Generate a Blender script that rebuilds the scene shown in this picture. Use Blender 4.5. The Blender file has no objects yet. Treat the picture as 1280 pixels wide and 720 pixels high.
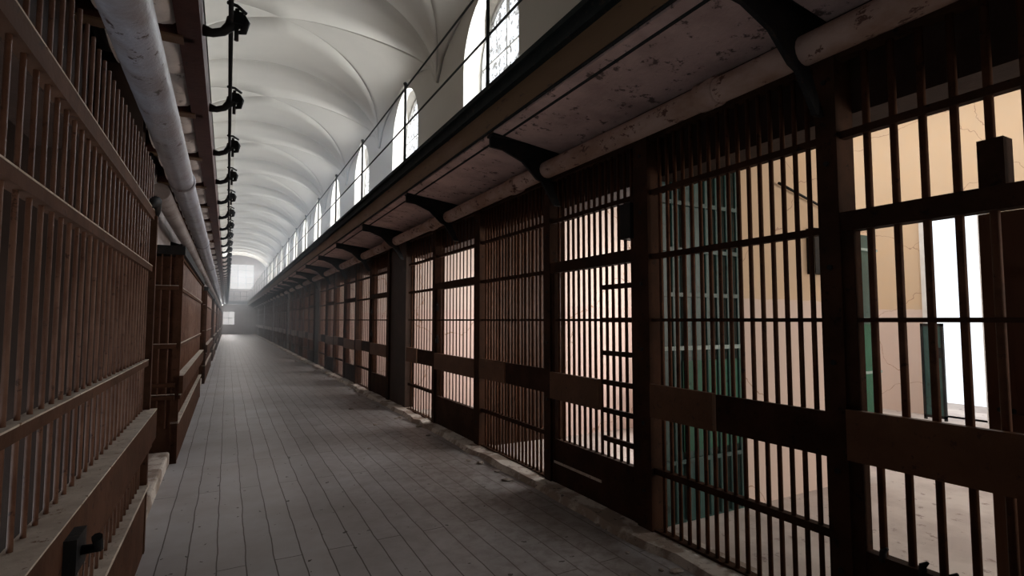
import bpy, bmesh, math, random
from mathutils import Vector, Matrix
from mathutils.geometry import tessellate_polygon
random.seed(7)
PI = math.pi
SC = bpy.context.scene
COL = SC.collection

# ------------------------------------------------------------------ materials
def new_mat(name):
    m = bpy.data.materials.new(name); m.use_nodes = True
    nt = m.node_tree
    for n in list(nt.nodes): nt.nodes.remove(n)
    out = nt.nodes.new('ShaderNodeOutputMaterial')
    b = nt.nodes.new('ShaderNodeBsdfPrincipled')
    nt.links.new(b.outputs[0], out.inputs[0])
    return m, nt, b, out

def N(nt, t, **kw):
    n = nt.nodes.new(t)
    for k, v in kw.items():
        if k.startswith('i_'):
            key = k[2:]
            n.inputs[int(key) if key.isdigit() else key.replace('_', ' ')].default_value = v
        else: setattr(n, k, v)
    return n

def patchy(name, c1, c2, c3=None, scale=3.0, lo=.42, hi=.6, rough=.7, metal=0, bump=.25, fine=30, lo3=.6, hi3=.66, spec=.3, stretch=(1, 1, 1), world=True, bscale=None):
    """base colour c1 with patches of c2 and small chips of c3 (paint, rust, dirt)"""
    m, nt, b, out = new_mat(name)
    L = nt.links.new
    if world:
        g = N(nt, 'ShaderNodeNewGeometry'); src = g.outputs['Position']
    else:
        g = N(nt, 'ShaderNodeTexCoord'); src = g.outputs['Object']
    mp = N(nt, 'ShaderNodeMapping'); mp.inputs['Scale'].default_value = stretch
    L(src, mp.inputs[0])
    n1 = N(nt, 'ShaderNodeTexNoise', i_Scale=scale, i_Detail=6.0, i_Roughness=.62)
    L(mp.outputs[0], n1.inputs['Vector'])
    r1 = N(nt, 'ShaderNodeValToRGB')
    r1.color_ramp.elements[0].position = lo; r1.color_ramp.elements[1].position = hi
    r1.color_ramp.elements[0].color = (*c1, 1); r1.color_ramp.elements[1].color = (*c2, 1)
    L(n1.outputs[0], r1.inputs[0])
    col = r1.outputs[0]
    n2 = N(nt, 'ShaderNodeTexNoise', i_Scale=fine, i_Detail=4.0, i_Roughness=.6)
    L(mp.outputs[0], n2.inputs['Vector'])
    if c3:
        r2 = N(nt, 'ShaderNodeValToRGB')
        r2.color_ramp.elements[0].position = lo3; r2.color_ramp.elements[1].position = hi3
        n3 = N(nt, 'ShaderNodeTexNoise', i_Scale=scale * 4.2, i_Detail=5.0, i_Roughness=.7)
        L(mp.outputs[0], n3.inputs['Vector'])
        L(n3.outputs[0], r2.inputs[0])
        mx = N(nt, 'ShaderNodeMix', data_type='RGBA')
        L(r2.outputs[0], mx.inputs[0]); L(col, mx.inputs[6]); mx.inputs[7].default_value = (*c3, 1)
        col = mx.outputs[2]
    L(col, b.inputs['Base Color'])
    b.inputs['Roughness'].default_value = rough
    b.inputs['Metallic'].default_value = metal
    b.inputs['Specular IOR Level'].default_value = spec
    if bump:
        bp = N(nt, 'ShaderNodeBump', i_Strength=bump, i_Distance=.01)
        L(n2.outputs[0], bp.inputs['Height']); L(bp.outputs[0], b.inputs['Normal'])
    return m

M = {}
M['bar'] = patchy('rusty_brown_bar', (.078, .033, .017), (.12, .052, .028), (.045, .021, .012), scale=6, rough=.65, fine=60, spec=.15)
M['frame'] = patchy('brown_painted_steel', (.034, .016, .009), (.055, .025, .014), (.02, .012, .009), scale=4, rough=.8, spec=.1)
M['plate'] = patchy('brown_lock_plate', (.125, .056, .026), (.155, .07, .034), (.07, .034, .02), scale=5, rough=.6)
M['dust'] = patchy('dusty_ledge', (.66, .58, .50), (.52, .44, .37), (.2, .12, .08), scale=9, rough=.95, spec=.05)
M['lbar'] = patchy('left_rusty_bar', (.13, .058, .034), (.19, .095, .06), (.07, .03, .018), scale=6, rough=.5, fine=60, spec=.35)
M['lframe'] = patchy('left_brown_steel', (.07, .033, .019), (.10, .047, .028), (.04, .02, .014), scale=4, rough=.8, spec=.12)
M['black'] = patchy('black_iron', (.012, .013, .014), (.022, .02, .019), (.045, .03, .022), scale=6, rough=.65, spec=.2)
M['lip'] = patchy('dark_green_channel', (.013, .017, .017), (.019, .023, .022), (.045, .035, .028), scale=4, rough=.8, spec=.12)
M['redbeam'] = patchy('dark_red_beam', (.06, .018, .013), (.085, .03, .02), (.03, .015, .012), scale=3, rough=.6)
M['edgewood'] = patchy('ochre_edge', (.16, .095, .05), (.2, .12, .08), (.08, .05, .035), scale=3, rough=.8, stretch=(1, .3, 1))
M['soffit'] = patchy('pink_peeling_soffit', (.62, .44, .40), (.46, .32, .29), (.15, .105, .095), scale=2.4, rough=.85, lo3=.58, hi3=.64, bump=.5)
M['pinkpipe'] = patchy('pink_flaking_pipe', (.45, .32, .27), (.30, .18, .13), (.12, .06, .045), scale=3.2, rough=.75, lo3=.57, hi3=.61, stretch=(1, .6, 1), bump=.4)
M['greypipe'] = patchy('pale_lilac_pipe', (.27, .265, .30), (.20, .175, .18), (.045, .022, .016), scale=3.5, rough=.36, lo3=.60, hi3=.63, bump=.3, fine=45, spec=.5)
M['arch'] = patchy('whitewashed_arch', (.75, .66, .60), (.62, .54, .49), (.35, .28, .24), scale=3, rough=.9)
M['plasterw'] = patchy('grey_plaster_wall', (.36, .31, .29), (.27, .23, .215), (.17, .13, .11), scale=2.2, rough=.9, bump=.4)
M['vault'] = patchy('cream_vault_plaster', (.50, .475, .42), (.45, .43, .385), None, scale=.6, rough=.95, bump=.08, fine=8, lo=.35, hi=.7, spec=.1)
M['teal'] = patchy('dark_teal_steel', (.022, .062, .058), (.03, .085, .078), (.012, .03, .028), scale=3, rough=.35, spec=.5)
M['tealg'] = patchy('green_steel', (.02, .10, .06), (.025, .13, .08), (.012, .05, .035), scale=3, rough=.4)
M['tealrail'] = patchy('pale_teal_highlight_rail', (.33, .42, .40), (.24, .33, .31), (.08, .1, .09), scale=20, rough=.4)  # lighter teal, with the sheen of the panel rails put into the colour
M['darksteel'] = patchy('dark_brown_sheet', (.04, .022, .014), (.055, .03, .02), None, scale=3, rough=.6)
M['lintel'] = patchy('brown_lintel', (.035, .018, .012), (.05, .026, .017), None, scale=3, rough=.8)
M['curb'] = patchy('flaking_concrete_curb', (.58, .53, .48), (.30, .24, .20), (.10, .08, .07), scale=4, rough=.95, lo=.45, hi=.55, bump=.6)
M['chunk'] = patchy('plaster_chunk', (.38, .34, .31), (.28, .24, .21), None, scale=20, rough=.95)
M['cellfloor'] = patchy('cell_concrete_floor', (.52, .46, .42), (.42, .36, .33), (.25, .2, .18), scale=2, rough=.8)
M['woodpanel'] = patchy('brown_wood_leaf', (.12, .055, .032), (.15, .07, .04), (.08, .035, .02), scale=2, rough=.7, stretch=(1, 1, .15))
M['white'] = patchy('white_jamb', (.75, .74, .72), (.68, .66, .63), None, scale=3, rough=.7)
M['railgrey'] = patchy('grey_green_rail', (.04, .048, .046), (.055, .06, .056), (.08, .06, .045), scale=8, rough=.55)
M['sash'] = patchy('pale_window_sash', (.5, .5, .48), (.42, .42, .4), None, scale=6, rough=.7)
M['leftup'] = patchy('brown_upper_tier', (.09, .06, .045), (.12, .08, .06), None, scale=2, rough=.8)
M['roof'] = patchy('slab_top', (.2, .18, .17), (.16, .14, .13), None, scale=2, rough=.95)

def cell_plaster(name, ua, ub, la, lb):
    m, nt, b, out = new_mat(name)
    L = nt.links.new
    g = N(nt, 'ShaderNodeNewGeometry'); s = N(nt, 'ShaderNodeSeparateXYZ'); L(g.outputs['Position'], s.inputs[0])
    n = N(nt, 'ShaderNodeTexNoise', i_Scale=3.0, i_Detail=6.0, i_Roughness=.6); L(g.outputs['Position'], n.inputs['Vector'])
    ma = N(nt, 'ShaderNodeMath', operation='MULTIPLY_ADD', i_1=.08, i_2=-.04); L(n.outputs[0], ma.inputs[0])
    ad = N(nt, 'ShaderNodeMath', operation='ADD'); L(ma.outputs[0], ad.inputs[0]); L(s.outputs[2], ad.inputs[1])
    gt = N(nt, 'ShaderNodeMath', operation='GREATER_THAN', i_1=1.62); L(ad.outputs[0], gt.inputs[0])
    up = N(nt, 'ShaderNodeMix', data_type='RGBA'); L(n.outputs[0], up.inputs[0])
    up.inputs[6].default_value = (*ua, 1); up.inputs[7].default_value = (*ub, 1)
    lo = N(nt, 'ShaderNodeMix', data_type='RGBA'); L(n.outputs[0], lo.inputs[0])
    lo.inputs[6].default_value = (*la, 1); lo.inputs[7].default_value = (*lb, 1)
    mx = N(nt, 'ShaderNodeMix', data_type='RGBA'); L(gt.outputs[0], mx.inputs[0]); L(lo.outputs[2], mx.inputs[6]); L(up.outputs[2], mx.inputs[7])
    # hairline cracks
    v = N(nt, 'ShaderNodeTexVoronoi', feature='DISTANCE_TO_EDGE', i_Scale=.9)
    wn = N(nt, 'ShaderNodeTexNoise', i_Scale=2.0, i_Detail=5.0)
    L(g.outputs['Position'], wn.inputs['Vector'])
    va = N(nt, 'ShaderNodeMix', data_type='VECTOR', i_0=.35); L(g.outputs['Position'], va.inputs[4]); L(wn.outputs['Color'], va.inputs[5]); L(va.outputs[1], v.inputs['Vector'])
    lt = N(nt, 'ShaderNodeMath', operation='LESS_THAN', i_1=.0025); L(v.outputs[0], lt.inputs[0])
    mc = N(nt, 'ShaderNodeMix', data_type='RGBA'); L(lt.outputs[0], mc.inputs[0]); L(mx.outputs[2], mc.inputs[6]); mc.inputs[7].default_value = (.42, .27, .19, 1)
    L(mc.outputs[2], b.inputs['Base Color']); b.inputs['Roughness'].default_value = .85
    return m
M['cell'] = cell_plaster('two_tone_cell_plaster', (.66, .46, .28), (.60, .47, .34), (.68, .52, .44), (.64, .53, .47))
M['cellp'] = cell_plaster('pale_pink_cell_plaster', (.72, .58, .50), (.68, .58, .52), (.72, .54, .48), (.66, .52, .46))

def floor_mat():
    m, nt, b, out = new_mat('worn_grey_floor_boards')
    L = nt.links.new
    g = N(nt, 'ShaderNodeNewGeometry')
    mp = N(nt, 'ShaderNodeMapping'); L(g.outputs['Position'], mp.inputs[0])
    mp.inputs['Rotation'].default_value = (0, 0, PI / 2)
    wn = N(nt, 'ShaderNodeTexNoise', i_Scale=2.2, i_Detail=3.0); L(g.outputs['Position'], wn.inputs['Vector'])
    wob = N(nt, 'ShaderNodeVectorMath', operation='SCALE'); L(wn.outputs['Color'], wob.inputs[0]); wob.inputs['Scale'].default_value = .028
    wadd = N(nt, 'ShaderNodeVectorMath', operation='ADD'); L(mp.outputs[0], wadd.inputs[0]); L(wob.outputs[0], wadd.inputs[1])
    br = N(nt, 'ShaderNodeTexBrick', offset=.37, i_Scale=1.0)
    br.inputs['Color1'].default_value = (.58, .58, .61, 1); br.inputs['Color2'].default_value = (.51, .51, .535, 1)
    br.inputs['Mortar'].default_value = (.1, .085, .08, 1)
    br.inputs['Mortar Size'].default_value = .0045; br.inputs['Mortar Smooth'].default_value = .4
    br.inputs['Brick Width'].default_value = 2.6; br.inputs['Row Height'].default_value = .155
    L(wadd.outputs[0], br.inputs['Vector'])
    n1 = N(nt, 'ShaderNodeTexNoise', i_Scale=1.3, i_Detail=7.0, i_Roughness=.65); L(g.outputs['Position'], n1.inputs['Vector'])
    r1 = N(nt, 'ShaderNodeValToRGB'); r1.color_ramp.elements[0].position = .35; r1.color_ramp.elements[1].position = .68
    r1.color_ramp.elements[0].color = (1, 1, 1, 1); r1.color_ramp.elements[1].color = (.74, .70, .67, 1)
    L(n1.outputs[0], r1.inputs[0])
    mu = N(nt, 'ShaderNodeMix', data_type='RGBA', blend_type='MULTIPLY', i_0=1.0); L(br.outputs[0], mu.inputs[6]); L(r1.outputs[0], mu.inputs[7])
    # dirt and flaked paint lying towards the right-hand side (x > 1.1)
    s = N(nt, 'ShaderNodeSeparateXYZ'); L(g.outputs['Position'], s.inputs[0])
    mr = N(nt, 'ShaderNodeMapRange', i_1=.4, i_2=1.9); L(s.outputs[0], mr.inputs[0])
    n2 = N(nt, 'ShaderNodeTexNoise', i_Scale=9.0, i_Detail=6.0, i_Roughness=.7); L(g.outputs['Position'], n2.inputs['Vector'])
    r2 = N(nt, 'ShaderNodeValToRGB'); r2.color_ramp.elements[0].position = .42; r2.color_ramp.elements[1].position = .75
    L(n2.outputs[0], r2.inputs[0])
    m1 = N(nt, 'ShaderNodeMath', operation='MULTIPLY'); hf = N(nt, 'ShaderNodeMath', operation='MULTIPLY_ADD', i_1=.5, i_2=.42); L(r2.outputs[0], hf.inputs[0]); L(mr.outputs[0], m1.inputs[0]); L(hf.outputs[0], m1.inputs[1])
    md = N(nt, 'ShaderNodeMix', data_type='RGBA'); L(m1.outputs[0], md.inputs[0]); L(mu.outputs[2], md.inputs[6]); md.inputs[7].default_value = (.12, .092, .072, 1)
    # dark scuffs
    n3 = N(nt, 'ShaderNodeTexNoise', i_Scale=14.0, i_Detail=3.0); L(g.outputs['Position'], n3.inputs['Vector'])
    gt = N(nt, 'ShaderNodeMath', operation='GREATER_THAN', i_1=.70); L(n3.outputs[0], gt.inputs[0])
    me = N(nt, 'ShaderNodeMix', data_type='RGBA'); L(gt.outputs[0], me.inputs[0]); L(md.outputs[2], me.inputs[6]); me.inputs[7].default_value = (.07, .06, .055, 1)
    L(me.outputs[2], b.inputs['Base Color'])
    b.inputs['Roughness'].default_value = .5; b.inputs['Specular IOR Level'].default_value = .5
    bp = N(nt, 'ShaderNodeBump', i_Strength=.35, i_Distance=.006)
    L(n2.outputs[0], bp.inputs['Height']); L(bp.outputs[0], b.inputs['Normal'])
    return m
M['floor'] = floor_mat()

def pane_mat(name, pa, pb):
    m, nt, b, out = new_mat(name)
    L = nt.links.new
    g = N(nt, 'ShaderNodeNewGeometry')
    n = N(nt, 'ShaderNodeTexNoise', i_Scale=9.0, i_Detail=5.0, i_Roughness=.7); L(g.outputs['Position'], n.inputs['Vector'])
    r = N(nt, 'ShaderNodeValToRGB'); r.color_ramp.elements[0].position = pa; r.color_ramp.elements[1].position = pb
    r.color_ramp.elements[0].color = (.04, .04, .04, 1); r.color_ramp.elements[1].color = (.90, .90, .90, 1)
    L(n.outputs[0], r.inputs[0])
    t = N(nt, 'ShaderNodeBsdfTransparent')
    b.inputs['Base Color'].default_value = (.35, .34, .33, 1); b.inputs['Roughness'].default_value = .4
    b.inputs['Transmission Weight'].default_value = 0
    mx = N(nt, 'ShaderNodeMixShader'); L(r.outputs[0], mx.inputs[0]); L(t.outputs[0], mx.inputs[1]); L(b.outputs[0], mx.inputs[2])
    L(mx.outputs[0], out.inputs[0])
    return m
M['pane'] = pane_mat('dirty_glass', .52, .62)
M['pane_clear'] = pane_mat('hazy_glass', .64, .74)

# ------------------------------------------------------------------ mesh builder
class MB:
    def __init__(s): s.v = []; s.f = []; s.sm = []
    def box(s, x0, x1, y0, y1, z0, z1):
        i = len(s.v)
        s.v += [(x, y, z) for z in (z0, z1) for y in (y0, y1) for x in (x0, x1)]
        for q in ((0, 2, 3, 1), (4, 5, 7, 6), (0, 1, 5, 4), (2, 6, 7, 3), (0, 4, 6, 2), (1, 3, 7, 5)):
            s.f.append([i + k for k in q]); s.sm.append(False)
        return s
    def tube(s, pts, r, n=8, cap=True):
        pts = [Vector(p) for p in pts]
        rs = r if isinstance(r, (list, tuple)) else [r] * len(pts)
        base = len(s.v); up = None
        for k, p in enumerate(pts):
            d = (pts[min(k + 1, len(pts) - 1)] - pts[max(k - 1, 0)]).normalized()
            if up is None: up = Vector((0, 0, 1)) if abs(d.z) < .9 else Vector((1, 0, 0))
            a = d.cross(up).normalized(); b = a.cross(d).normalized(); up = b
            for j in range(n):
                t = 2 * PI * j / n
                s.v.append(tuple(p + (a * math.cos(t) + b * math.sin(t)) * rs[k]))
        for k in range(len(pts) - 1):
            for j in range(n):
                s.f.append([base + k * n + j, base + k * n + (j + 1) % n, base + (k + 1) * n + (j + 1) % n, base + (k + 1) * n + j]); s.sm.append(True)
        if cap:
            s.f.append([base + j for j in range(n)][::-1]); s.sm.append(False)
            e = base + (len(pts) - 1) * n
            s.f.append([e + j for j in range(n)]); s.sm.append(False)
        return s
    def prism(s, poly, axis, a0, a1, smooth=False):
        """poly: list of 2-D points in the plane normal to axis ('x','y','z')"""
        def P(p, a):
            return {'x': (a, p[0], p[1]), 'y': (p[0], a, p[1]), 'z': (p[0], p[1], a)}[axis]
        i = len(s.v); n = len(poly)
        s.v += [P(p, a0) for p in poly] + [P(p, a1) for p in poly]
        s.f.append(list(range(i, i + n))); s.sm.append(False)
        s.f.append(list(range(i + n, i + 2 * n))[::-1]); s.sm.append(False)
        for k in range(n):
            s.f.append([i + k, i + n + k, i + n + (k + 1) % n, i + (k + 1) % n]); s.sm.append(smooth)
        return s
    def quad(s, a, b, c, d):
        i = len(s.v); s.v += [a, b, c, d]; s.f.append([i, i + 1, i + 2, i + 3]); s.sm.append(False); return s
    def mesh(s, name, m, fixn=True):
        me = bpy.data.meshes.new(name); me.from_pydata([tuple(v) for v in s.v], [], s.f)
        me.polygons.foreach_set('use_smooth', s.sm)
        me.materials.append(m)
        if fixn:
            bm = bmesh.new(); bm.from_mesh(me); bmesh.ops.recalc_face_normals(bm, faces=bm.faces); bm.to_mesh(me); bm.free()
        me.update(); return me
    def build(s, name, m, parent=None, loc=None, fixn=True):
        return link(name, s.mesh(name, m, fixn), parent, loc)

def link(name, me, parent=None, loc=None, rot=None):
    o = bpy.data.objects.new(name, me); COL.objects.link(o)
    if parent is not None: o.parent = parent
    if loc is not None: o.location = loc
    if rot is not None: o.rotation_euler = rot
    return o
def tag(o, label, cat, group=None, kind=None):
    o['label'] = label; o['category'] = cat
    if group: o['group'] = group
    if kind: o['kind'] = kind
    return o
def thing(name, label, cat, loc=(0, 0, 0), group=None):
    return tag(link(name, None, None, loc), label, cat, group)
def struct(o): o['kind'] = 'structure'; return o
CACHE = {}
def cached(key, fn):
    if key not in CACHE: CACHE[key] = fn()
    return CACHE[key]
def bevel(o, w=.004, seg=2):
    md = o.modifiers.new('bevel', 'BEVEL'); md.width = w; md.segments = seg; md.limit_method = 'ANGLE'
    return o

ORD = ['first', 'second', 'third', 'fourth', 'fifth', 'sixth', 'seventh', 'eighth', 'ninth', 'tenth', 'eleventh', 'twelfth', 'thirteenth', 'fourteenth', 'fifteenth', 'sixteenth', 'seventeenth', 'eighteenth', 'nineteenth', 'twentieth']
def nth(i):
    if i < 20: return ORD[i]
    t = {2: 'twenty', 3: 'thirty', 4: 'forty', 5: 'fifty'}[(i + 1) // 10]
    r = (i + 1) % 10
    return {'twenty': 'twentieth', 'thirty': 'thirtieth', 'forty': 'fortieth', 'fifty': 'fiftieth'}[t] if r == 0 else t + '-' + ORD[r - 1]

# ------------------------------------------------------------------ layout numbers (metres; x across, y along the corridor)
EYE = 1.45
HAZE = .026
XR = 2.57            # plane of the right-hand cell fronts
XL = -.45            # plane of the left-hand cages
XLW = -.75           # left plaster wall
YEND = 60.0
Y0 = -4.0
XW = 3.6             # upper right wall
XUL = -1.9           # upper left wall
XC = (XW + XUL) / 2
HW = (XW - XUL) / 2
SPR = 6.2           # springing of the vault
R1 = 1.85            # rise, main vault
R2 = .82             # rise, cross vaults
BAY = 4.6
WY0 = 7.5            # centre of the first visible window
ZC = 3.0             # cell ceiling / walkway level
XB = 5.1             # back of the cells

# ------------------------------------------------------------------ floor
struct(MB().box(-1.2, XR + .1, Y0, YEND + .3, -.2, 0).build('floor', M['floor']))
struct(MB().box(XR + .1, 11.2, Y0, YEND + .3, -.2, 0).build('floor', M['cellfloor']))

# ------------------------------------------------------------------ vault
def vault():
    V = []; F = []; sm = []
    nx = 40
    k0 = -3; k1 = int((YEND - WY0) / BAY) + 1
    for k in range(k0, k1 + 1):
        yc = WY0 + k * BAY; h = BAY / 2
        rows = []
        for i in range(nx + 1):
            t = PI * i / nx; x = XC - HW * math.cos(t); z = R1 * math.sin(t)
            sd = 1 - abs(math.cos(t)); H = R2 + (R1 - R2) * math.sin(PI / 2 * sd) ** .6
            g = h * math.sqrt(max(0, 1 - (z / H) ** 2)) if z < H else 0
            A = [(x, yc - h + (h - g) * j / 3, SPR + z) for j in range(4)]
            B = []
            for j in range(17):
                yy = -g + 2 * g * j / 16
                B.append((x, yc + yy, SPR + (H * math.sqrt(max(0, 1 - (yy / h) ** 2)) if g > 0 else z)))
            C = [(x, yc + g + (h - g) * j / 3, SPR + z) for j in range(4)]
            rows.append((A, B, C))
        for part in range(3):
            base = len(V); n = len(rows[0][part])
            for r in rows: V += r[part]
            for i in range(nx):
                for j in range(n - 1):
                    a = base + i * n + j
                    q = [a, a + 1, a + n + 1, a + n]
                    P = [Vector(V[w]) for w in q]
                    if ((P[2] - P[0]).cross(P[3] - P[1])).length < 1e-7: continue
                    F.append(q); sm.append(True)
    me = bpy.data.meshes.new('ceiling'); me.from_pydata(V, [], F)
    me.polygons.foreach_set('use_smooth', [True] * len(F)); me.materials.append(M['vault']); me.update()
    o = link('ceiling', me); struct(o)
    md = o.modifiers.new('thick', 'SOLIDIFY'); md.thickness = .06; md.offset = 1
    return o
vault()

# ------------------------------------------------------------------ upper walls with arched windows
WHW = 1.02; WSILL = 3.7; WSPR = 5.87      # window half width, sill, springing of its arch (radius .95)
def arch_pts(hw, sill, spr, rise, n=18):
    p = [(-hw, sill), (hw, sill)]
    for i in range(n + 1):
        t = PI * i / n; p.append((hw * math.cos(t), spr + rise * math.sin(t)))
    return p
def side_wall(name, X, D, windows):
    """one wall running along y at X with outward thickness D; lunette tops; windows splayed outward"""
    mb = MB(); h = BAY / 2
    k1 = int((YEND - WY0) / BAY) + 1
    for k in range(-3, k1 + 1):
        yc = WY0 + k * BAY
        outer = [(-h, ZC), (h, ZC)] + [(h * math.cos(PI * i / 24), SPR + R2 * math.sin(PI * i / 24)) for i in range(25)]
        hole = arch_pts(WHW, WSILL, WSPR, WHW * 1.05)
        win = windows and k >= 0
        rings = [[Vector((p[0], p[1], 0)) for p in outer]] + ([[Vector((p[0], p[1], 0)) for p in reversed(hole)]] if win else [])
        flat = [q for r in rings for q in r]
        tris = tessellate_polygon(rings)
        for depth in (0, D):
            b = len(mb.v)
            mb.v += [(X + depth, yc + q.x, q.y) for q in flat]
            for t in tris: mb.f.append([b + w for w in t]); mb.sm.append(False)
        if win:   # splayed reveal
            hole2 = arch_pts(WHW, WSILL, WSPR, WHW * 1.05)
            n = len(hole)
            for i in range(n):
                a = hole[i]; c = hole[(i + 1) % n]; a2 = hole2[i]; c2 = hole2[(i + 1) % n]
                mb.quad((X, yc + a[0], a[1]), (X, yc + c[0], c[1]), (X + D, yc + c2[0], c2[1]), (X + D, yc + a2[0], a2[1]))
    return struct(mb.build(name, M['vault' if windows else 'leftup'], fixn=False))
side_wall('wall_right', XW, .42, True)
side_wall('wall_left', XUL, -.25, False)

def area(name, loc, rot, sx, sy, power, col):
    d = bpy.data.lights.new(name, 'AREA'); d.shape = 'RECTANGLE'; d.size = sx; d.size_y = sy
    d.energy = power; d.color = col
    o = bpy.data.objects.new(name, d); COL.objects.link(o); o.location = loc; o.rotation_euler = rot
    return o
RAD = 62.0            # radiance of the overcast sky behind the windows
def sky_light(name, loc, rot, sx, sy, rad, col): return area(name, loc, rot, sx, sy, rad * sx * sy * PI / 4 * 1.0, col)

k1 = int((YEND - WY0) / BAY)
wi = 0
for k in range(0, k1 + 1):
    yc = WY0 + k * BAY; wi += 1
    x = XW + .34
    fr = MB()
    op = arch_pts(WHW, WSILL, WSPR, WHW * 1.05); ip = arch_pts(WHW - .06, WSILL + .07, WSPR, WHW * 1.05 - .06)
    n = len(op)
    for i in range(n):
        a, b_, c, d = op[i], op[(i + 1) % n], ip[(i + 1) % n], ip[i]
        i0 = len(fr.v)
        fr.v += [(x, yc + q[0], q[1]) for q in (a, b_, c, d)] + [(x + .05, yc + q[0], q[1]) for q in (a, b_, c, d)]
        for q in ((0, 1, 2, 3), (7, 6, 5, 4), (0, 4, 5, 1), (2, 6, 7, 3)): fr.f.append([i0 + w for w in q]); fr.sm.append(False)
    w = fr.build('window_%d' % wi, M['sash']); struct(w)
    mun = MB()
    mun.box(x + .005, x + .045, yc - .02, yc + .02, WSILL + .05, WSPR + WHW * 1.05 - .03)
    for zz in (4.45, 5.2, 5.95): mun.box(x + .008, x + .04, yc - WHW + .03, yc + WHW - .03, zz - .015, zz + .015)
    mun.build('glazing_bar', M['sash'], w)
    g = MB(); gp = [(yc + q[0], q[1]) for q in arch_pts(WHW - .03, WSILL + .03, WSPR, WHW * 1.05 - .03)]
    g.prism(gp, 'x', x + .02, x + .026); g.build('pane', M['pane'], w)
    sky_light('snow_light', (XW + .8, yc, 4.6), (0, PI / 2 + .55, 0), 2.2, 2.0, RAD * .42, (.96, .97, 1.0))
    sky_light('window_daylight', (XW + .75, yc, 5.55), (0, PI / 2 - .42, 0), 3.9, 2.4, RAD, (.92, .96, 1.0))

# end wall
mb = MB()
def wall_y(mb, Y, D, outer, holes):
    rings = [[Vector((p[0], p[1], 0)) for p in outer]] + [[Vector((p[0], p[1], 0)) for p in reversed(h)] for h in holes]
    flat = [q for r in rings for q in r]; tris = tessellate_polygon(rings)
    for d in (0, D):
        b = len(mb.v); mb.v += [(q.x, Y + d, q.y) for q in flat]
        for t in tris: mb.f.append([b + w for w in t]); mb.sm.append(False)
    for h in holes:
        n = len(h)
        for i in range(n):
            a, c = h[i], h[(i + 1) % n]
            mb.quad((a[0], Y, a[1]), (c[0], Y, c[1]), (c[0], Y + D, c[1]), (a[0], Y + D, a[1]))
rect = lambda x0, x1, z0, z1: [(x0, z0), (x1, z0), (x1, z1), (x0, z1)]
wall_y(mb, YEND, .3, rect(-3, 6, 0, 8.6), [rect(-.42, .68, .95, 2.32), rect(.1, 2.3, 4.55, 7.1)])
struct(mb.build('wall_far_end', M['plasterw'], fixn=False))
for (x0, x1, z0, z1, nv, nh) in ((-.42, .68, .95, 2.32, 1, 1), (.1, 2.3, 4.55, 7.1, 2, 3)):
    wi += 1; f = MB()
    for (a, b_, c, d) in ((x0, x0 + .06, z0, z1), (x1 - .06, x1, z0, z1), (x0, x1, z0, z0 + .06), (x0, x1, z1 - .06, z1)):
        f.box(a, b_, YEND + .12, YEND + .18, c, d)
    w = struct(f.build('window_%d' % wi, M['sash'])); f = MB()
    for i in range(nv): xx = x0 + (x1 - x0) * (i + 1) / (nv + 1); f.box(xx - .02, xx + .02, YEND + .13, YEND + .17, z0, z1)
    for i in range(nh): zz = z0 + (z1 - z0) * (i + 1) / (nh + 1); f.box(x0, x1, YEND + .13, YEND + .17, zz - .02, zz + .02)
    f.build('glazing_bar', M['sash'], w)
    MB().box(x0 + .03, x1 - .03, YEND + .148, YEND + .152, z0 + .03, z1 - .03).build('pane', M['pane_clear'], w)
    sky_light('window_daylight', ((x0 + x1) / 2, YEND + .5, (z0 + z1) / 2), (-PI / 2, 0, 0), (x1 - x0) + .4, (z1 - z0) + .4, RAD * 3, (.92, .96, 1))
# wall behind the camera
struct(MB().box(-3, 10, Y0 - .2, Y0, 0, 8.6).build('wall_near_end', M['plasterw']))

# ------------------------------------------------------------------ right: cells
GROUPS = 6; GP = 9.2; CW = (8.3 - .15) / 3          # three cells and one solid pier repeat every GP metres
struct(MB().box(XR + .04, 4.05, Y0, 2.95, ZC, ZC + .2).build('ceiling', M['roof']))
struct(MB().box(XR + .04, XB + .15, 2.95, YEND, ZC, ZC + .2).build('ceiling', M['roof']))       # slab over the cells
# lintel above the fronts
struct(MB().box(XR + .1, XR + .32, Y0, YEND, 2.46, ZC).build('trim_1', M['lintel']))

def partition(y, steel, x1=XB):
    if steel:
        p = thing('partition_panel', None, 'partition', (XR + .08, y, 0))
        b = MB().box(0, .95, -.02, .06, 0, 2.99).build('panel', M['teal'] if steel == 1 else M['darksteel'], p)
        if steel == 1:
            for zz in (.42, .76, 1.23, 1.62, 1.95, 2.3):
                MB().box(.02, .93, -.045, -.02, zz, zz + .03).build('rail', M['tealrail'] if zz in (1.23, .76) else M['teal'], p)  # two rails painted paler for the highlights they catch
            MB().box(.28, .92, -.032, -.02, .5, 1.15).build('lower_sheet', M['tealg'], p)['label'] = 'brighter green lower sheet'
            for i in range(8):
                MB().tube([(.07 + i * .115, -.035, .02), (.07 + i * .115, -.035, 2.9)], .011, 6).build('bar', M['teal'], p)
            tag(p, 'dark teal steel side panel with rail highlights painted pale inside the nearest right cell', 'partition')
        else:
            for i in range(8):
                MB().tube([(.07 + i * .115, -.035, .02), (.07 + i * .115, -.035, 2.9)], .011, 6).build('bar', M['frame'], p)
            tag(p, 'dark brown steel side panel inside the second right cell', 'partition')
        struct(MB().box(XR + 1.03, x1, y - .02, y + .10, 0, ZC).build('wall_cell', M['cell' if steel == 1 else 'cellp']))
    else:
        struct(MB().box(XR + .11, x1, y - .02, y + .10, 0, ZC).build('wall_cell', M['cellp']))

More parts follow.
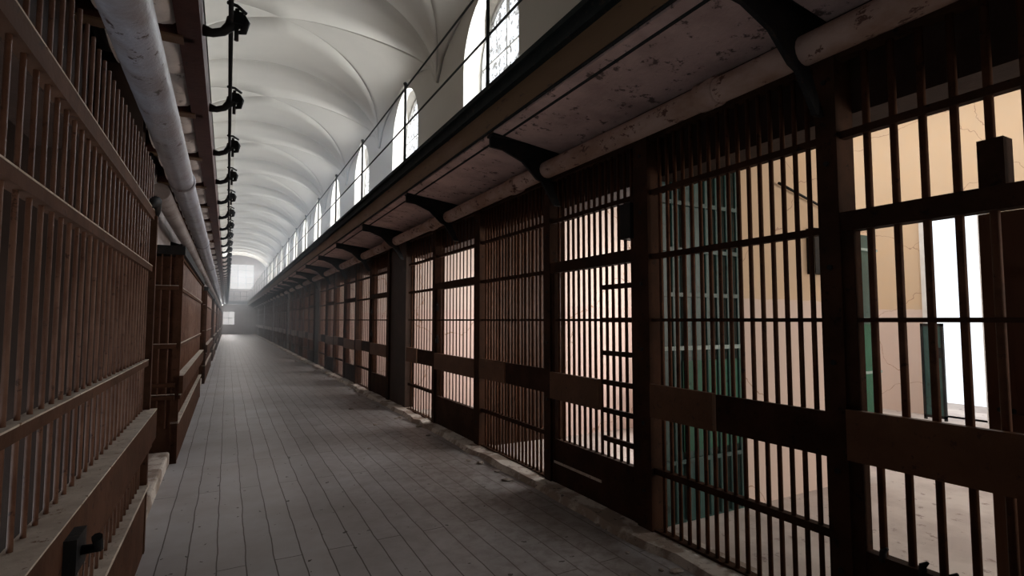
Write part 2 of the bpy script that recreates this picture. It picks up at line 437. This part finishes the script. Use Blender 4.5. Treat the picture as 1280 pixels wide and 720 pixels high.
fronts_door = []; fronts_grille = []
def bar_mesh(h, r=.0125, mt='bar'): return cached(('bar', round(h, 3), r, mt), lambda: MB().tube([(0, 0, 0), (0, 0, h)], r, 8).mesh('bar', M[mt]))
def box_mesh(key, dims, m):
    return cached((key,) + tuple(round(d, 3) for d in dims) + (m.name,), lambda: MB().box(*dims).mesh(key, m))
def padlock():
    def f():
        mb = MB(); mb.box(-.03, -.005, -.035, .035, -.045, .02)
        mb.tube([(-.018, -.022, .015), (-.018, -.022, .045), (-.018, -.012, .06), (-.018, .012, .06), (-.018, .022, .045), (-.018, .022, .015)], .006, 6)
        return mb.mesh('padlock', M['black'])
    return cached('padlock', f)

def grille(ya, yb, label, sp=.068, detail=True, cat='grille', group=None, br=.0125):
    """fixed side panel between posts; local x=0 at the front plane"""
    L = yb - ya
    p = thing('cell_grille', label, cat, (XR, ya, 0), group)
    n = int(round(L / sp))
    for i in range(1, n):
        link('bar', bar_mesh(2.68, br), p, (0.0, L * i / n, .02))
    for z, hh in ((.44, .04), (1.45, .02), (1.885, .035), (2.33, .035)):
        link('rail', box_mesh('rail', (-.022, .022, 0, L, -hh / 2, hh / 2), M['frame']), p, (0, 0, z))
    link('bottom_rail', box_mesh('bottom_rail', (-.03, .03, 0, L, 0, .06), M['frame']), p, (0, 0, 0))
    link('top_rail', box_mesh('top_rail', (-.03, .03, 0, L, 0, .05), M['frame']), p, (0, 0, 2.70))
    m = L * .44
    o = link('lock_plate', box_mesh('lock_plate', (-.055, -.024, 0, m, -.11, .11), M['plate']), p, (0, L - m - .0, .91)); 
    o = link('lock_plate', box_mesh('lock_plate', (-.048, -.024, 0, L - m - .02, -.105, .105), M['frame']), p, (0, 0, .91))
    return p

def door(ya, yb, label, sp=.075, kick=.40, style=0, group=None, br=.0125):
    L = yb - ya
    p = thing('cell_door', label, 'door', (XR, ya, 0), group)
    y_lo = 0
    n = int(round(L / sp))
    for i in range(1, n):
        link('bar', bar_mesh(2.72 - .42, br), p, (0.0, L * i / n, .42))
    link('kick_plate', box_mesh('kick_plate', (-.03, .02, 0, L, 0.05, kick), M['frame']), p, (0, 0, 0))
    link('transom', box_mesh('transom', (-.045, .03, 0, L, -.045, .045), M['frame']), p, (0, 0, 1.91))
    for z, hh in ((1.45, .02), (2.33, .035)):
        link('rail', box_mesh('rail', (-.022, .022, 0, L, -hh / 2, hh / 2), M['frame']), p, (0, 0, z))
    link('top_rail', box_mesh('top_rail', (-.03, .03, 0, L, 0, .05), M['frame']), p, (0, 0, 2.70))
    for yy in (0.0, L - .05):
        link('stile', box_mesh('stile', (-.03, .03, 0, .05, 0, 1.86), M['frame']), p, (-.002, yy, 0.02))
    if style == 2:      # ladder of short straps near the lock side, lock plate beyond it
        for z in (1.70, 1.45, 1.20, .98, .77, .56, .33):
            link('strap', box_mesh('strap', (-.035, -.012, 0, .33, -.018, .018), M['frame']), p, (0, .06, z))
        link('lock_plate', box_mesh('lock_plate', (-.055, -.024, 0, L - .42, -.115, .115), M['plate']), p, (0, .42, .88))
        b = link('lock_box', box_mesh('lock_box', (-.03, .09, 0, .11, -.13, .13), M['black']), p, (0, .06, 2.17))
        b['label'] = 'black lock box high beside the post'
        struct_ = MB().box(-.035, -.025, .42, L - .03, .215, .235).build('light_gap_strip', M['dust'], p); struct_['label'] = 'pale strip standing in for the light gap across the kick plate'  # light gap between the plates, put in as a pale strip
    elif style == 1:
        link('lock_plate', box_mesh('lock_plate', (-.058, -.024, 0, L * .62, -.115, .115), M['plate']), p, (0, L * .38, .925))
        link('lock_plate', box_mesh('lock_plate', (-.05, -.024, 0, L * .36, -.12, .12), M['frame']), p, (0, 0, .925))
        link('lock_box', box_mesh('lock_box', (-.05, .03, 0, .08, -.09, .09), M['frame']), p, (0, .61, 2.045))
        for yy, zz in ((.95, .43), (.85, .425), (1.1, .43)):
            MB().tube([(-.02, yy, zz - .03), (-.02, yy, zz + .01), (-.02, yy - .02, zz + .03)], [.018, .014, .006], 7).build('bolt', M['black'], p)
    else:
        link('lock_plate', box_mesh('lock_plate', (-.055, -.024, 0, L, -.11, .11), M['plate']), p, (0, 0, .89))
        link('padlock', padlock(), p, (-.03, L * .93, 1.62))
        link('padlock', padlock(), p, (-.03, L * .93, 1.18))
    return p

def post(y, w, label, far=False):
    p = thing('door_post', label, 'post', (XR, y, 0), 'steel posts of the right cell fronts')
    link('shaft', box_mesh('shaft', (-.05, .09, -w / 2, w / 2, 0, 2.98), M['frame']), p)
    link('foot', box_mesh('foot', (-.09, .05, -w / 2 - .03, w / 2 + .03, 0, .035), M['frame']), p)
    if not far:
        for z in (.3, .75, 1.25, 1.7, 2.2, 2.6):
            link('bolt', cached('bolt', lambda: MB().tube([(-.058, 0, 0), (-.048, 0, 0)], .013, 8).mesh('bolt', M['black'])), p, (0, 0, z))
    return p

cell_no = 0; post_no = 0; gr_no = 0
def gname(g): return 'barred fronts in the row of cells on the right'
cell_yc = []
for g in range(GROUPS + 1):
    off = g * GP
    for c in range(3):
        a = .15 + c * CW + off; 
        if g == 0: ys = [(.15, 1.485, 2.79), (2.79, 4.02, 5.53), (5.53, 6.98, 8.3)][c]
        else: ys = (a, a + CW * .49, a + CW)
        if ys[2] > YEND: break
        d = cell_no
        st = {0: 1, 1: 2}.get(d, 0)
        dl = {0: 'nearest right-hand barred cell door, wide-spaced bars under a thick transom, close to the camera',
              1: 'barred door of second right cell, ladder of short straps against a bright cell',
              2: 'barred door of third right cell, brightly backlit, beside the dark pier'}.get(d, 'barred door of the %s cell from the camera on the right' % nth(d))
        gl = {0: 'fixed bar panel of the nearest right cell, in front of the teal side panel',
              1: 'dense dark bar panel of the second right cell, left of its strapped door',
              2: 'bar panel of third right cell, pink wall behind, against the dark pier'}.get(d, 'fixed bar panel of the %s cell from the camera on the right' % nth(d))
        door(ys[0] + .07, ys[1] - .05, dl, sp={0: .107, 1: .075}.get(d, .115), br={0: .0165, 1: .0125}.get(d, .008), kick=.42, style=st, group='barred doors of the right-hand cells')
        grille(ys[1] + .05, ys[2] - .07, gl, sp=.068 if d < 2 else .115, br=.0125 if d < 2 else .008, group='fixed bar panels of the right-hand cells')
        post(ys[1], .10, 'steel post between door and bar panel of the %s right cell' % nth(d), d > 3)
        post(ys[0], .14 if d else .12, 'thick steel post on the near side of the %s right cell door' % nth(d), d > 3)
        cell_yc.append((ys[0], ys[2]))
        if c < 2: partition(ys[2] + .06, {0: 1, 1: 2}.get(d, 0))
        elif True: partition(ys[2] + .06, 0)
        if c == 0 and g > 0: partition(ys[0] - .12, 0)
        cell_no += 1
    py = 8.3 + off
    if py + 1.1 < YEND:
        pr = struct(MB().box(XR - .02, XR + .3, py + .08, py + .97, 0, ZC).build('wall_pier', M['darksteel']))
# back wall of the cells, one window per cell from the second on
mb = MB()
def wall_x(mb, X, D, outer, holes):
    rings = [[Vector((p[0], p[1], 0)) for p in outer]] + [[Vector((p[0], p[1], 0)) for p in reversed(h)] for h in holes]
    flat = [q for r in rings for q in r]; tris = tessellate_polygon(rings)
    for d in (0, D):
        b = len(mb.v); mb.v += [(X + d, q.x, q.y) for q in flat]
        for t in tris: mb.f.append([b + w for w in t]); mb.sm.append(False)
    for h in holes:
        n = len(h)
        for i in range(n):
            a, c = h[i], h[(i + 1) % n]
            mb.quad((X, a[0], a[1]), (X, c[0], c[1]), (X + D, c[0], c[1]), (X + D, a[0], a[1]))
holes = []
CRAD = 15.0
for i, (a, b_) in enumerate(cell_yc):
    if i == 0: continue
    m = (a + b_) / 2; holes.append(rect(m - .8, m + .8, .9, 2.6))
wall_x(mb, XB, .15, rect(2.85, YEND, 0, ZC), holes)
struct(mb.build('wall_cell_backs', M['cellp'], fixn=False))
for i, (a, b_) in enumerate(cell_yc):
    if i == 0: continue
    m = (a + b_) / 2; wi += 1; f = MB()
    for q in ((m - .8, m - .75, .9, 2.6), (m + .75, m + .8, .9, 2.6), (m - .8, m + .8, .9, .95), (m - .8, m + .8, 2.55, 2.6), (m - .02, m + .02, .9, 2.6)):
        f.box(XB + .06, XB + .10, *q)
    struct(f.build('window_%d' % wi, M['sash']))
    sky_light('cell_window_daylight', (XB + .13, m, 1.75), (0, PI / 2, 0), 1.7, 1.6, CRAD * (3.3 if i in (1, 2) else 2.2), (1, .96, .92))

# ------------------------------------------------------------------ room seen through the nearest cell
XO = 9.5
ZO = 5.3
mb = MB(); wall_x(mb, XO, .2, rect(Y0, 8.5, 0, ZO), [rect(3.45, 4.12, 0, 3.05)])
struct(mb.build('wall_outer', M['cell'], fixn=False))
struct(MB().box(XB + .15, XO + .2, 8.5, 8.7, 0, ZO).build('wall_outer_end', M['cell']))
# its ceiling, open over a long unseen skylight added to brighten the back wall
c_ = MB(); c_.box(4.0, 6.2, Y0, 8.7, ZO, ZO + .15); c_.box(8.8, XO + .2, Y0, 8.7, ZO, ZO + .15); c_.box(6.2, 8.8, Y0, .2, ZO, ZO + .15); c_.box(6.2, 8.8, 6.6, 8.7, ZO, ZO + .15)
struct(c_.build('ceiling', M['roof']))
wi += 1; c_ = MB()
for i in range(7): c_.box(6.2, 8.8, .2 + i * 1.05, .26 + i * 1.05, ZO + .03, ZO + .1)
struct(c_.build('window_%d' % wi, M['sash']))  # glazing bars of the added skylight, out of view
sky_light('added_skylight_fill', (7.5, 3.4, ZO + .2), (0, 0, 0), 2.5, 6.2, 12.5, (1, .97, .92))  # fill lamp for the back wall, set in the invented skylight
struct(MB().box(4.05, 4.15, Y0, 2.85, ZC, ZO).build('trim_2', M['cell']))
struct(MB().box(4.05, XB + .1, 2.83, 2.95, ZC, ZO).build('trim_8', M['cell']))
struct(MB().box(XB + .0, XB + .15, 2.95, 8.6, ZC + .2, ZO).build('trim_3', M['cell']))
# white door frame of the far doorway
d_ = MB(); d_.box(XO - .03, XO + .12, 3.36, 3.46, 0, 3.12); d_.box(XO - .03, XO + .12, 4.11, 4.19, 0, 3.12); d_.box(XO - .03, XO + .12, 3.36, 4.19, 3.04, 3.14)
struct(d_.build('door_1', M['white']))
sky_light('doorway_daylight', (XO + .9, 3.8, 1.6), (0, PI / 2, 0), 3.4, 1.6, 3.2, (1, .98, .96))
# tall windows at the near end of that room (behind the camera plane)
mb = MB(); wall_y(mb, -2.6, .2, rect(XR + .4, XO, 0, ZO), [rect(4.0, 6.0, .7, 3.4), rect(6.8, 8.8, .7, 3.4)])
struct(mb.build('wall_outer_near', M['cell'], fixn=False))
for xx in (5.0, 7.8):
    sky_light('window_daylight', (xx, -2.75, 2.05), (PI / 2, 0, 0), 2.1, 2.8, 20, (1, .94, .86))
# furniture there
t = thing('steel_locker', 'tall narrow teal steel locker against the far pink wall', 'locker', (6.95, 3.80, 0))
bevel(MB().box(-.2, .2, -.15, .15, .05, 2.5).build('body', M['teal'], t)); 
MB().box(-.17, .17, -.17, -.15, .12, 1.4).build('door', M['tealg'], t)
for z in (2.3, 1.45, .8): MB().box(-.2, .2, -.18, -.15, z, z + .03).build('rail', M['tealrail'], t)
for x in (-.17, .17):
    for y in (-.1, .1): MB().tube([(x, y, 0), (x, y, .06)], .02, 8).build('foot', M['black'], t)
t = thing('iron_gate', 'dark open gate leaf standing at the left of the bright doorway', 'gate', (9.1, 3.92, 0))
f = MB(); f.box(-.02, .02, -.14, -.11, 0, 1.4); f.box(-.02, .02, .11, .14, 0, 1.4); f.box(-.02, .02, -.14, .14, 1.36, 1.4); f.box(-.02, .02, -.14, .14, 0.03, .07)
f.build('frame', M['black'], t)
MB().box(-.005, .005, -.115, .115, .07, 1.36).build('sheet', M['teal'], t)
f = MB(); f.box(-.03, .0, -.12, -.05, .9, 1.05); f.build('lock_box', M['black'], t)
t = thing('wooden_door', 'plain brown door leaf standing open inside the nearest right cell', 'door', (3.35, .79, 0))
bevel(MB().box(-.03, .03, -.42, .42, .02, 1.98).build('leaf', M['woodpanel'], t), .006)
MB().box(-.045, -.03, -.30, .30, 1.15, 1.8).build('raised_panel', M['woodpanel'], t)
MB().box(-.045, -.03, -.30, .30, .2, 1.0).build('raised_panel', M['woodpanel'], t)
MB().tube([(-.03, .36, 1.02), (-.07, .36, 1.02), (-.08, .30, 1.02)], .012, 8).build('handle', M['black'], t)
for z in (.3, 1.0, 1.7): MB().tube([(0, -.43, z - .05), (0, -.43, z + .05)], .012, 8).build('hinge', M['black'], t)
# conduit and box hanging on the cell side wall
t = thing('conduit', 'dark conduit with junction box on the cream side wall', 'conduit', (4.55, 2.812, 2.05))
MB().box(-.09, .09, -.06, .02, -.2, .2).build('junction_box', M['black'], t)
MB().tube([(0.13, -.02, -.25), (.13, -.02, .4), (-.5, -.02, .55)], .012, 6).build('pipe', M['black'], t)
MB().tube([(.2, -.02, -.3), (.2, -.02, .3)], .009, 6).build('pipe', M['black'], t)

# ------------------------------------------------------------------ curb along the right fronts + chunks
cb = MB(); y = Y0
rr = random.Random(3)
pts = []
while y < YEND: pts.append((y, XR - .17 - rr.random() * .06, .035 + rr.random() * .03)); y += rr.uniform(.12, .3)
for (y0, xa, z0), (y1, xb, z1) in zip(pts, pts[1:]):
    i = len(cb.v)
    cb.v += [(xa, y0, 0), (xa + .03, y0, z0), (XR + .1, y0, .05), (xb, y1, 0), (xb + .03, y1, z1), (XR + .1, y1, .05)]
    cb.f += [[i, i + 1, i + 4, i + 3], [i + 1, i + 2, i + 5, i + 4]]; cb.sm += [False, False]
struct(cb.build('trim_4', M['curb']))
def chunk_mesh(seed):
    r = random.Random(seed); bm = bmesh.new(); bmesh.ops.create_icosphere(bm, subdivisions=2, radius=1)
    for v in bm.verts: v.co *= r.uniform(.75, 1.1); v.co.z = max(v.co.z * .45, -.22)
    me = bpy.data.meshes.new('plaster_flake'); bm.to_mesh(me); bm.free(); me.materials.append(M['chunk']); return me
cms = [chunk_mesh(i) for i in range(5)]
rr = random.Random(11)
for i in range(46):
    y = 2.2 + rr.random() ** 1.5 * 22; x = XR - .2 - abs(rr.gauss(0, .12)) if i % 4 else rr.uniform(1.2, 2.3)
    s = rr.uniform(.012, .038)
    o = link('plaster_flake', cms[i % 5], None, (x, y, s * .22), (0, 0, rr.uniform(0, 6)))
    o.scale = (s * rr.uniform(.8, 1.5), s, s)
    tag(o, 'small pale flake of fallen plaster on the floor by the right-hand cells', 'plaster flake', 'plaster flakes along the right floor edge')

# ------------------------------------------------------------------ right walkway
XP = 1.82
t = thing('walkway', 'upper walkway projecting over the corridor from the right-hand cells', 'walkway', (XP, 0, 2.9))
def run(mb_args, name, m, par=t, lab=None):
    x0, x1, z0, z1 = mb_args
    o = MB().box(x0 - XP, x1 - XP, Y0, YEND - .02, z0 - 2.9, z1 - 2.9).build(name, m, par)
    if lab: o['label'] = lab
    return o
run((XP - .015, XP + .02, 3.17, 3.32), 'fascia_channel', M['lip'])
run((XP - .045, XP - .014, 3.28, 3.32), 'lip_flange', M['lip'])
run((XP - .045, XP - .014, 3.17, 3.19), 'lip_flange', M['lip'])
run((XP + .0, XP + .05, 2.98, 3.168), 'deck_edge', M['edgewood'], lab='ochre stained edge board')
run((XP + .05, XR + .03, 3.20, 3.28), 'deck', M['roof'])
BR = [1.5 + 2.3 * i for i in range(-1, 26) if 1.5 + 2.3 * i < YEND - .5]
for i, (a, b_) in enumerate(zip(BR, BR[1:])):
    s = link('soffit_panel', cached('soffit', lambda: MB().prism([(.0, .0), (XR - .03 - XP, -.09), (XR - .03 - XP, -.05), (0, .04)], 'y', .055, 2.245).mesh('soffit_panel', M['soffit'])), t, (.03, a, .06))
run((XR - .11, XR - .065, 2.76, 2.86), 'inner_beam', M['black'])
for x, z in ((XP + .0, 2.965), (XP + .12, 2.95)):
    MB().tube([(x - XP, Y0, z - 2.9), (x - XP, YEND, z - 2.9)], .011, 6).build('conduit', M['black'], t)
def bracket_mesh():
    mb = MB()
    poly = [(.0, .04), (.0, -.06), (.12, -.07), (.30, -.14), (.44, -.27), (.49, -.29), (.62, -.48), (.68, -.48), (.55, -.2), (.70, -.02), (.74, .04)]
    mb.prism(poly, 'y', -.012, .012)
    mb.box(0, .72, -.05, .05, .025, .045)
    return mb.mesh('walkway_bracket', M['black'])
bm_ = bracket_mesh()
for i, y in enumerate(BR[1:]):
    o = link('walkway_bracket', bm_, None, (XP + .02, y, 2.915))
    tag(o, 'black iron bracket under the right walkway, %s one from the camera end' % nth(i), 'bracket', 'iron brackets under the right walkway')
# railing on the right walkway
t = thing('railing', 'thin iron railing on the edge of the right upper walkway', 'railing', (XP, 0, 3.32))
for i, y in enumerate(BR):
    link('post', cached('rp', lambda: MB().tube([(0, 0, 0), (0, 0, .98)], .016, 8).mesh('post', M['railgrey'])), t, (0, y, 0))
    link('post_cap', cached('rc', lambda: MB().tube([(0, 0, .96), (0, 0, .985), (0, 0, 1.0)], [.018, .03, .02], 8).mesh('post_cap', M['railgrey'])), t, (0, y, 0))
for z in (.46, .93): MB().tube([(0, Y0, z), (0, YEND, z)], .0105, 6).build('rail', M['railgrey'], t)
# pink pipe with couplings, under the walkway
def wob(x, z, r, y0, y1, step, seed, amp=.006):
    q = random.Random(seed); n = int((y1 - y0) / step)
    return [(x + q.uniform(-amp, amp), y0 + (y1 - y0) * i / n, z + q.uniform(-amp, amp)) for i in range(n + 1)]
t = thing('heating_pipe', 'thick pinkish flaking pipe under the right walkway', 'pipe', (0, 0, 0))
MB().tube(wob(XR - .19, 2.73, .07, Y0, YEND, 1.1, 4), .072, 16).build('pipe', M['pinkpipe'], t)
for i, y in enumerate(BR):
    link('coupling', cached('pc', lambda: MB().tube([(0, -.07, 0), (0, -.06, 0), (0, .06, 0), (0, .07, 0)], [.074, .084, .084, .074], 16).mesh('coupling', M['pinkpipe'])), t, (XR - .19, y + .55, 2.73))

# ------------------------------------------------------------------ left side
struct(MB().box(XLW - .25, XLW, 4.1, YEND, 0, 3.15).build('wall_left_lower', M['plasterw']))
struct(MB().box(-3.0, -2.9, Y0, 4.6, 0, 3.15).build('wall_left_cell', M['darksteel']))
struct(MB().box(XUL - .2, XLW - .0, Y0, YEND, 3.15, 3.3).build('trim_5', M['roof']))
struct(MB().box(-3.0, -.50, 3.96, 4.08, 0, 3.1).build('wall_left_cell_end', M['darksteel']))
struct(MB().box(-3.0, XLW, Y0, 4.3, 3.1, 3.15).build('trim_6', M['darksteel']))
struct(MB().box(XLW - .25, XLW, Y0, 4.1, 2.46, 3.15).build('trim_7', M['lintel']))
# raised concrete plinth the cages stand on
def cage(ya, yb, label, top, near):
    L = yb - ya
    p = thing('barred_cage', label, 'cage', (XL, ya, 0), 'barred cages along the left wall')
    sp = .098 if near else .1; n = int(L / sp)
    r = .0068
    h = top - .36
    for i in range(n + 1):
        y = .03 + (L - .06) * i / n
        hh = h
        link('bar', bar_mesh(hh, r, 'lbar'), p, (0, y, .36))
    for z, hh, m in ((1.18, .035, 0), (1.775, .035, 0), (2.12, .06, 1)):
        link('rail', box_mesh('rail', (-.02, .02, 0, L, -hh / 2, hh / 2), M['lframe']), p, (0, 0, z))
        link('ledge_dust', box_mesh('ledge_dust', (-.018, .021, .01, L - .01, 0, .005), M['dust']), p, (0, 0, z + hh / 2))
    link('lock_bar', box_mesh('lock_bar', (-.02, .07, 0, L, -.09, .09), M['lframe']), p, (0, 0, .79))
    link('ledge_dust', box_mesh('ledge_dust', (-.018, .072, .01, L - .01, 0, .006), M['dust']), p, (0, 0, .88))
    link('rail', box_mesh('rail', (-.02, .05, 0, L, -.02, .02), M['lframe']), p, (0, 0, .665))
    link('ledge_dust', box_mesh('ledge_dust', (-.018, .052, .01, L - .01, 0, .005), M['dust']), p, (0, 0, .685))
    link('base_plate', box_mesh('base_plate', (-.02, .03, 0, L, 0.0, .40), M['lframe']), p, (0, 0, 0))
    link('ledge_dust', box_mesh('ledge_dust', (-.03, .045, .0, L, 0, .02), M['dust']), p, (0, 0, .40))
    # return faces
    for ye in (0, L):
        if near and ye == 0: continue
        if near: continue
        for i in range(1, 4): link('side_bar', bar_mesh(h, r, 'lbar'), p, (-.075 * i, ye, .36))
        for z in (.665, .79, 1.18, 1.775): link('side_rail', box_mesh('side_rail', (-.30, .0, -.02, .02, -.02, .02), M['lframe']), p, (0, ye, z))
        for z in (.69, 1.2, 1.795): link('ledge_dust', box_mesh('ledge_dust', (-.30, .0, -.018, .022, 0, .005), M['dust']), p, (0, ye, z + .005))
        link('side_plate', box_mesh('side_plate', (-.30, -.02, -.012, .012, 0.0, 2.1), M['lframe']), p, (0, ye + (.03 if ye == 0 else -.03), 0))
    if not near:
        link('back_sheet', box_mesh('back_sheet', (-.17, -.15, .06, L - .06, 0, 2.1), M['lframe']), p)
        link('cap', box_mesh('cap', (-.30, .05, -.04, L + .04, 0, .09), M['black']), p, (0, 0, 2.12))
    for ye in (.0, L - .05): link('corner_post', box_mesh('corner_post', (-.035, .035, 0, .05, 0, 2.12), M['lframe']), p, (0, ye, 0))
    if near:
        for yy in (2.2, 3.1): 
            o = MB().box(.07, .10, yy, yy + .12, .74, .84); o.tube([(.10, yy + .06, .79), (.14, yy + .06, .79), (.14, yy + .03, .83)], .014, 8)
            o.build('latch', M['black'], p)
        MB().tube([(0, L - .2, 2.15), (.03, L - .12, 2.2), (.02, L, 2.16), (0, L + .05, 2.08)], [.02, .035, .03, .015], 8).build('hook', M['black'], p)
    return p
ya = -1.2; units = [(-1.2, 4.1)] + [(6.4 + 7.6 * i, 11.7 + 7.6 * i) for i in range(7)]
for i, (a, b_) in enumerate(units):
    if b_ > YEND: break
    lab = ['near barred cage filling the left edge, dusty ledges on its rails', 'second barred cage on the left, jutting out with a dark cap on top'][i] if i < 2 else '%s barred cage from the camera along the left wall' % nth(i)
    cage(a, b_, lab, 2.46 if i == 0 else 2.12, i == 0)
for i, (a, b_) in enumerate(zip([u[1] for u in units], [u[0] for u in units[1:]])):
    o = bevel(MB().box(XLW, XL - .02, a + .05, b_ - .05, 0, .14).build('concrete_step', M['curb']), .02)
    tag(o, 'low flaking concrete step in the %s gap between left cages' % nth(i), 'step', 'concrete steps between the left cages')
# big pale pipe on the left
t = thing('heating_pipe', 'thick pale lilac pipe with chipped paint above the left cages', 'pipe', (0, 0, 0))
MB().tube(wob(-.40, 2.72, .1, Y0, 50, 2.0, 9, .004), .098, 28).build('pipe', M['greypipe'], t)
MB().tube(wob(-.56, 2.60, .1, 5.6, 50, 2.0, 10, .004), .075, 20).build('return_pipe', M['plasterw'], t)
for y in (1.2, 5.6, 10.0, 14.4, 18.8, 23.2):
    MB().tube([(-.40, y - .01, 2.72), (-.40, y, 2.72), (-.40, y + .05, 2.72), (-.40, y + .06, 2.72)], [.1, .108, .108, .1], 28).build('coupling', M['greypipe'], t)
for i, y in enumerate((4.6, 9.0, 13.4, 17.8, 22.2, 26.6)):
    q = thing('pipe_hanger', '%s iron hanger with valve under the left pipe' % nth(i), 'hanger', (-.58, y, 2.55), 'pipe hangers on the left wall')
    MB().tube([(-.17, 0, .0), (-.05, 0, -.02), (.03, 0, .05), (.06, 0, .12)], [.03, .02, .02, .014], 8).build('arm', M['black'], q)
    MB().tube([(-.06, -.03, -.05), (-.06, .03, -.05)], .045, 12).build('valve', M['black'], q)

# left upper walkway: red beam, jack arches, cross beams, brackets, rod
ZB = 3.02
t = thing('walkway', 'left upper walkway with dark red edge beam and whitewashed arched soffit', 'walkway', (0, 0, ZB))
MB().box(-.285, -.17, Y0, YEND - .02, 0, .02).build('beam_flange', M['redbeam'], t)
MB().box(-.185, -.17, Y0, YEND - .02, .02, .28).build('edge_beam', M['redbeam'], t)
MB().box(XLW + .01, -.17, Y0, YEND - .02, .2, .28).build('deck', M['roof'], t)
def arch_mesh():
    # whitewashed arch soffit, curved along y, rounded outer end
    mb = MB(); n = 12; Lh = .29
    pr = [(Lh * math.cos(PI * i / n), -.02 - .115 * math.sin(PI * i / n) ** .6) for i in range(n + 1)]
    xs = [(-.36, 1), (-.08, 1), (-.03, .9), (-.0, .6)]
    base = len(mb.v)
    for x, s in xs:
        for y, z in pr: mb.v.append((x, y * (.85 + .15 * s), z * s + .125))
    m = n + 1
    for a in range(len(xs) - 1):
        for j in range(n):
            mb.f.append([a * m + j, a * m + j + 1, (a + 1) * m + j + 1, (a + 1) * m + j]); mb.sm.append(True)
    mb.f.append([(len(xs) - 1) * m + j for j in range(m)]); mb.sm.append(False)
    return mb.mesh('arched_soffit', M['arch'])
am = arch_mesh()
LB = [3.4 + 1.25 * i for i in range(-5, 46) if 3.4 + 1.25 * i < YEND - 1.4]
for y in LB:
    link('cross_beam', box_mesh('cross_beam', (-.505, 0.03, -.03, .03, 0, .2), M['redbeam']), t, (-.24, y, .0))
    link('cross_beam_flange', box_mesh('cross_beam_flange', (-.46, .02, -.045, .045, -.012, 0), M['edgewood']), t, (-.28, y, .0))
    for k in (0, 1):
        link('arched_soffit', am, t, (-.275, y + .33 + k * .6, -.0))
def lbr_mesh():
    mb = MB()
    mb.tube([(0, 0, .02), (.05, 0, .015), (.10, 0, .035), (.135, 0, .075), (.15, 0, .12)], [.032, .024, .024, .03, .034], 10)
    mb.box(.13, .205, -.035, .035, .09, .16)
    mb.tube([(.20, 0, .16), (.215, 0, .12), (.205, 0, .06), (.18, 0, .05)], [.015, .026, .02, .01], 8)
    mb.tube([(.17, 0, -.0), (.17, 0, .19)], .012, 8)
    mb.tube([(.12, -.03, .2), (.17, -.0, .21), (.22, .03, .19)], .01, 6)
    return mb.mesh('arm', M['black'])
lm = lbr_mesh()
for i, y in enumerate(LB):
    o = link('rod_bracket', lm, None, (-.17, y, ZB + .06))
    tag(o, 'black curved iron bracket on the red beam carrying the rod, %s from the camera end' % nth(i), 'bracket', 'rod brackets on the left beam')
    if 0 <= i:
        h = MB()
t = tag(MB().tube([(-.03, Y0, ZB + .155), (-.03, 57, ZB + .155)], .013, 8).build('operating_rod', M['black']), 'long black iron rod running through the brackets on the left', 'rod')

# ------------------------------------------------------------------ far cross walkway
t = thing('cross_walkway', 'walkway crossing the far end below the bright window', 'walkway', (0, 57.5, 3.0))
MB().box(-.14, 1.76, 0, 1.2, 0, .28).build('deck', M['lip'], t)
MB().tube([(-.1, 0, 1.2), (1.76, 0, 1.2)], .03, 6).build('rail', M['railgrey'], t)
MB().tube([(-.1, 0, .75), (1.76, 0, .75)], .03, 6).build('rail', M['railgrey'], t)
for i in range(4): MB().tube([(-.05 + i * .55, 0, .28), (-.05 + i * .55, 0, 1.2)], .03, 6).build('post', M['railgrey'], t)

# ------------------------------------------------------------------ world, camera
w = bpy.data.worlds.new('World'); SC.world = w; w.use_nodes = True
bg = w.node_tree.nodes['Background']; bg.inputs[0].default_value = (.9, .95, 1, 1); bg.inputs[1].default_value = 1.5

def haze():
    m = bpy.data.materials.new('pale_blue_haze'); m.use_nodes = True; nt = m.node_tree
    for n in list(nt.nodes): nt.nodes.remove(n)
    out = nt.nodes.new('ShaderNodeOutputMaterial'); v = nt.nodes.new('ShaderNodeVolumeScatter')
    v.inputs['Color'].default_value = (.86, .93, 1, 1); v.inputs['Density'].default_value = HAZE; v.inputs['Anisotropy'].default_value = .25
    nt.links.new(v.outputs[0], out.inputs['Volume'])
    o = MB().prism([(XL + .14, .03), (XR - .3, .03), (XR - .3, 2.6), (XP - .08, 2.8), (XP - .08, 3.4), (XW - .05, 3.5), (XW - .05, 6.1), (.03, 6.1), (.03, 2.9), (XL + .14, 2.5)], 'y', 9.0, YEND - .3).build('haze', m)
    tag(o, 'thin pale blue haze hanging in the far part of the corridor', 'haze', None, 'stuff')
haze()
w_out = w.node_tree.nodes['World Output']

cam = bpy.data.cameras.new('Camera'); co = bpy.data.objects.new('Camera', cam); COL.objects.link(co)
F_PX = 660.0
cam.sensor_width = 36; cam.lens = F_PX / 1280 * 36; cam.clip_end = 300; cam.clip_start = .02
pitch = math.atan(40 / F_PX); yaw = math.atan(356 * math.cos(pitch) / F_PX)
co.location = (0, 0, EYE); co.rotation_euler = (PI / 2 + pitch, 0, -yaw)
SC.camera = co
SC.view_settings.view_transform = 'Standard'; SC.view_settings.look = 'None'
SC.view_settings.gamma = 1; SC.view_settings.use_curve_mapping = False
SC.view_settings.exposure = 0.0
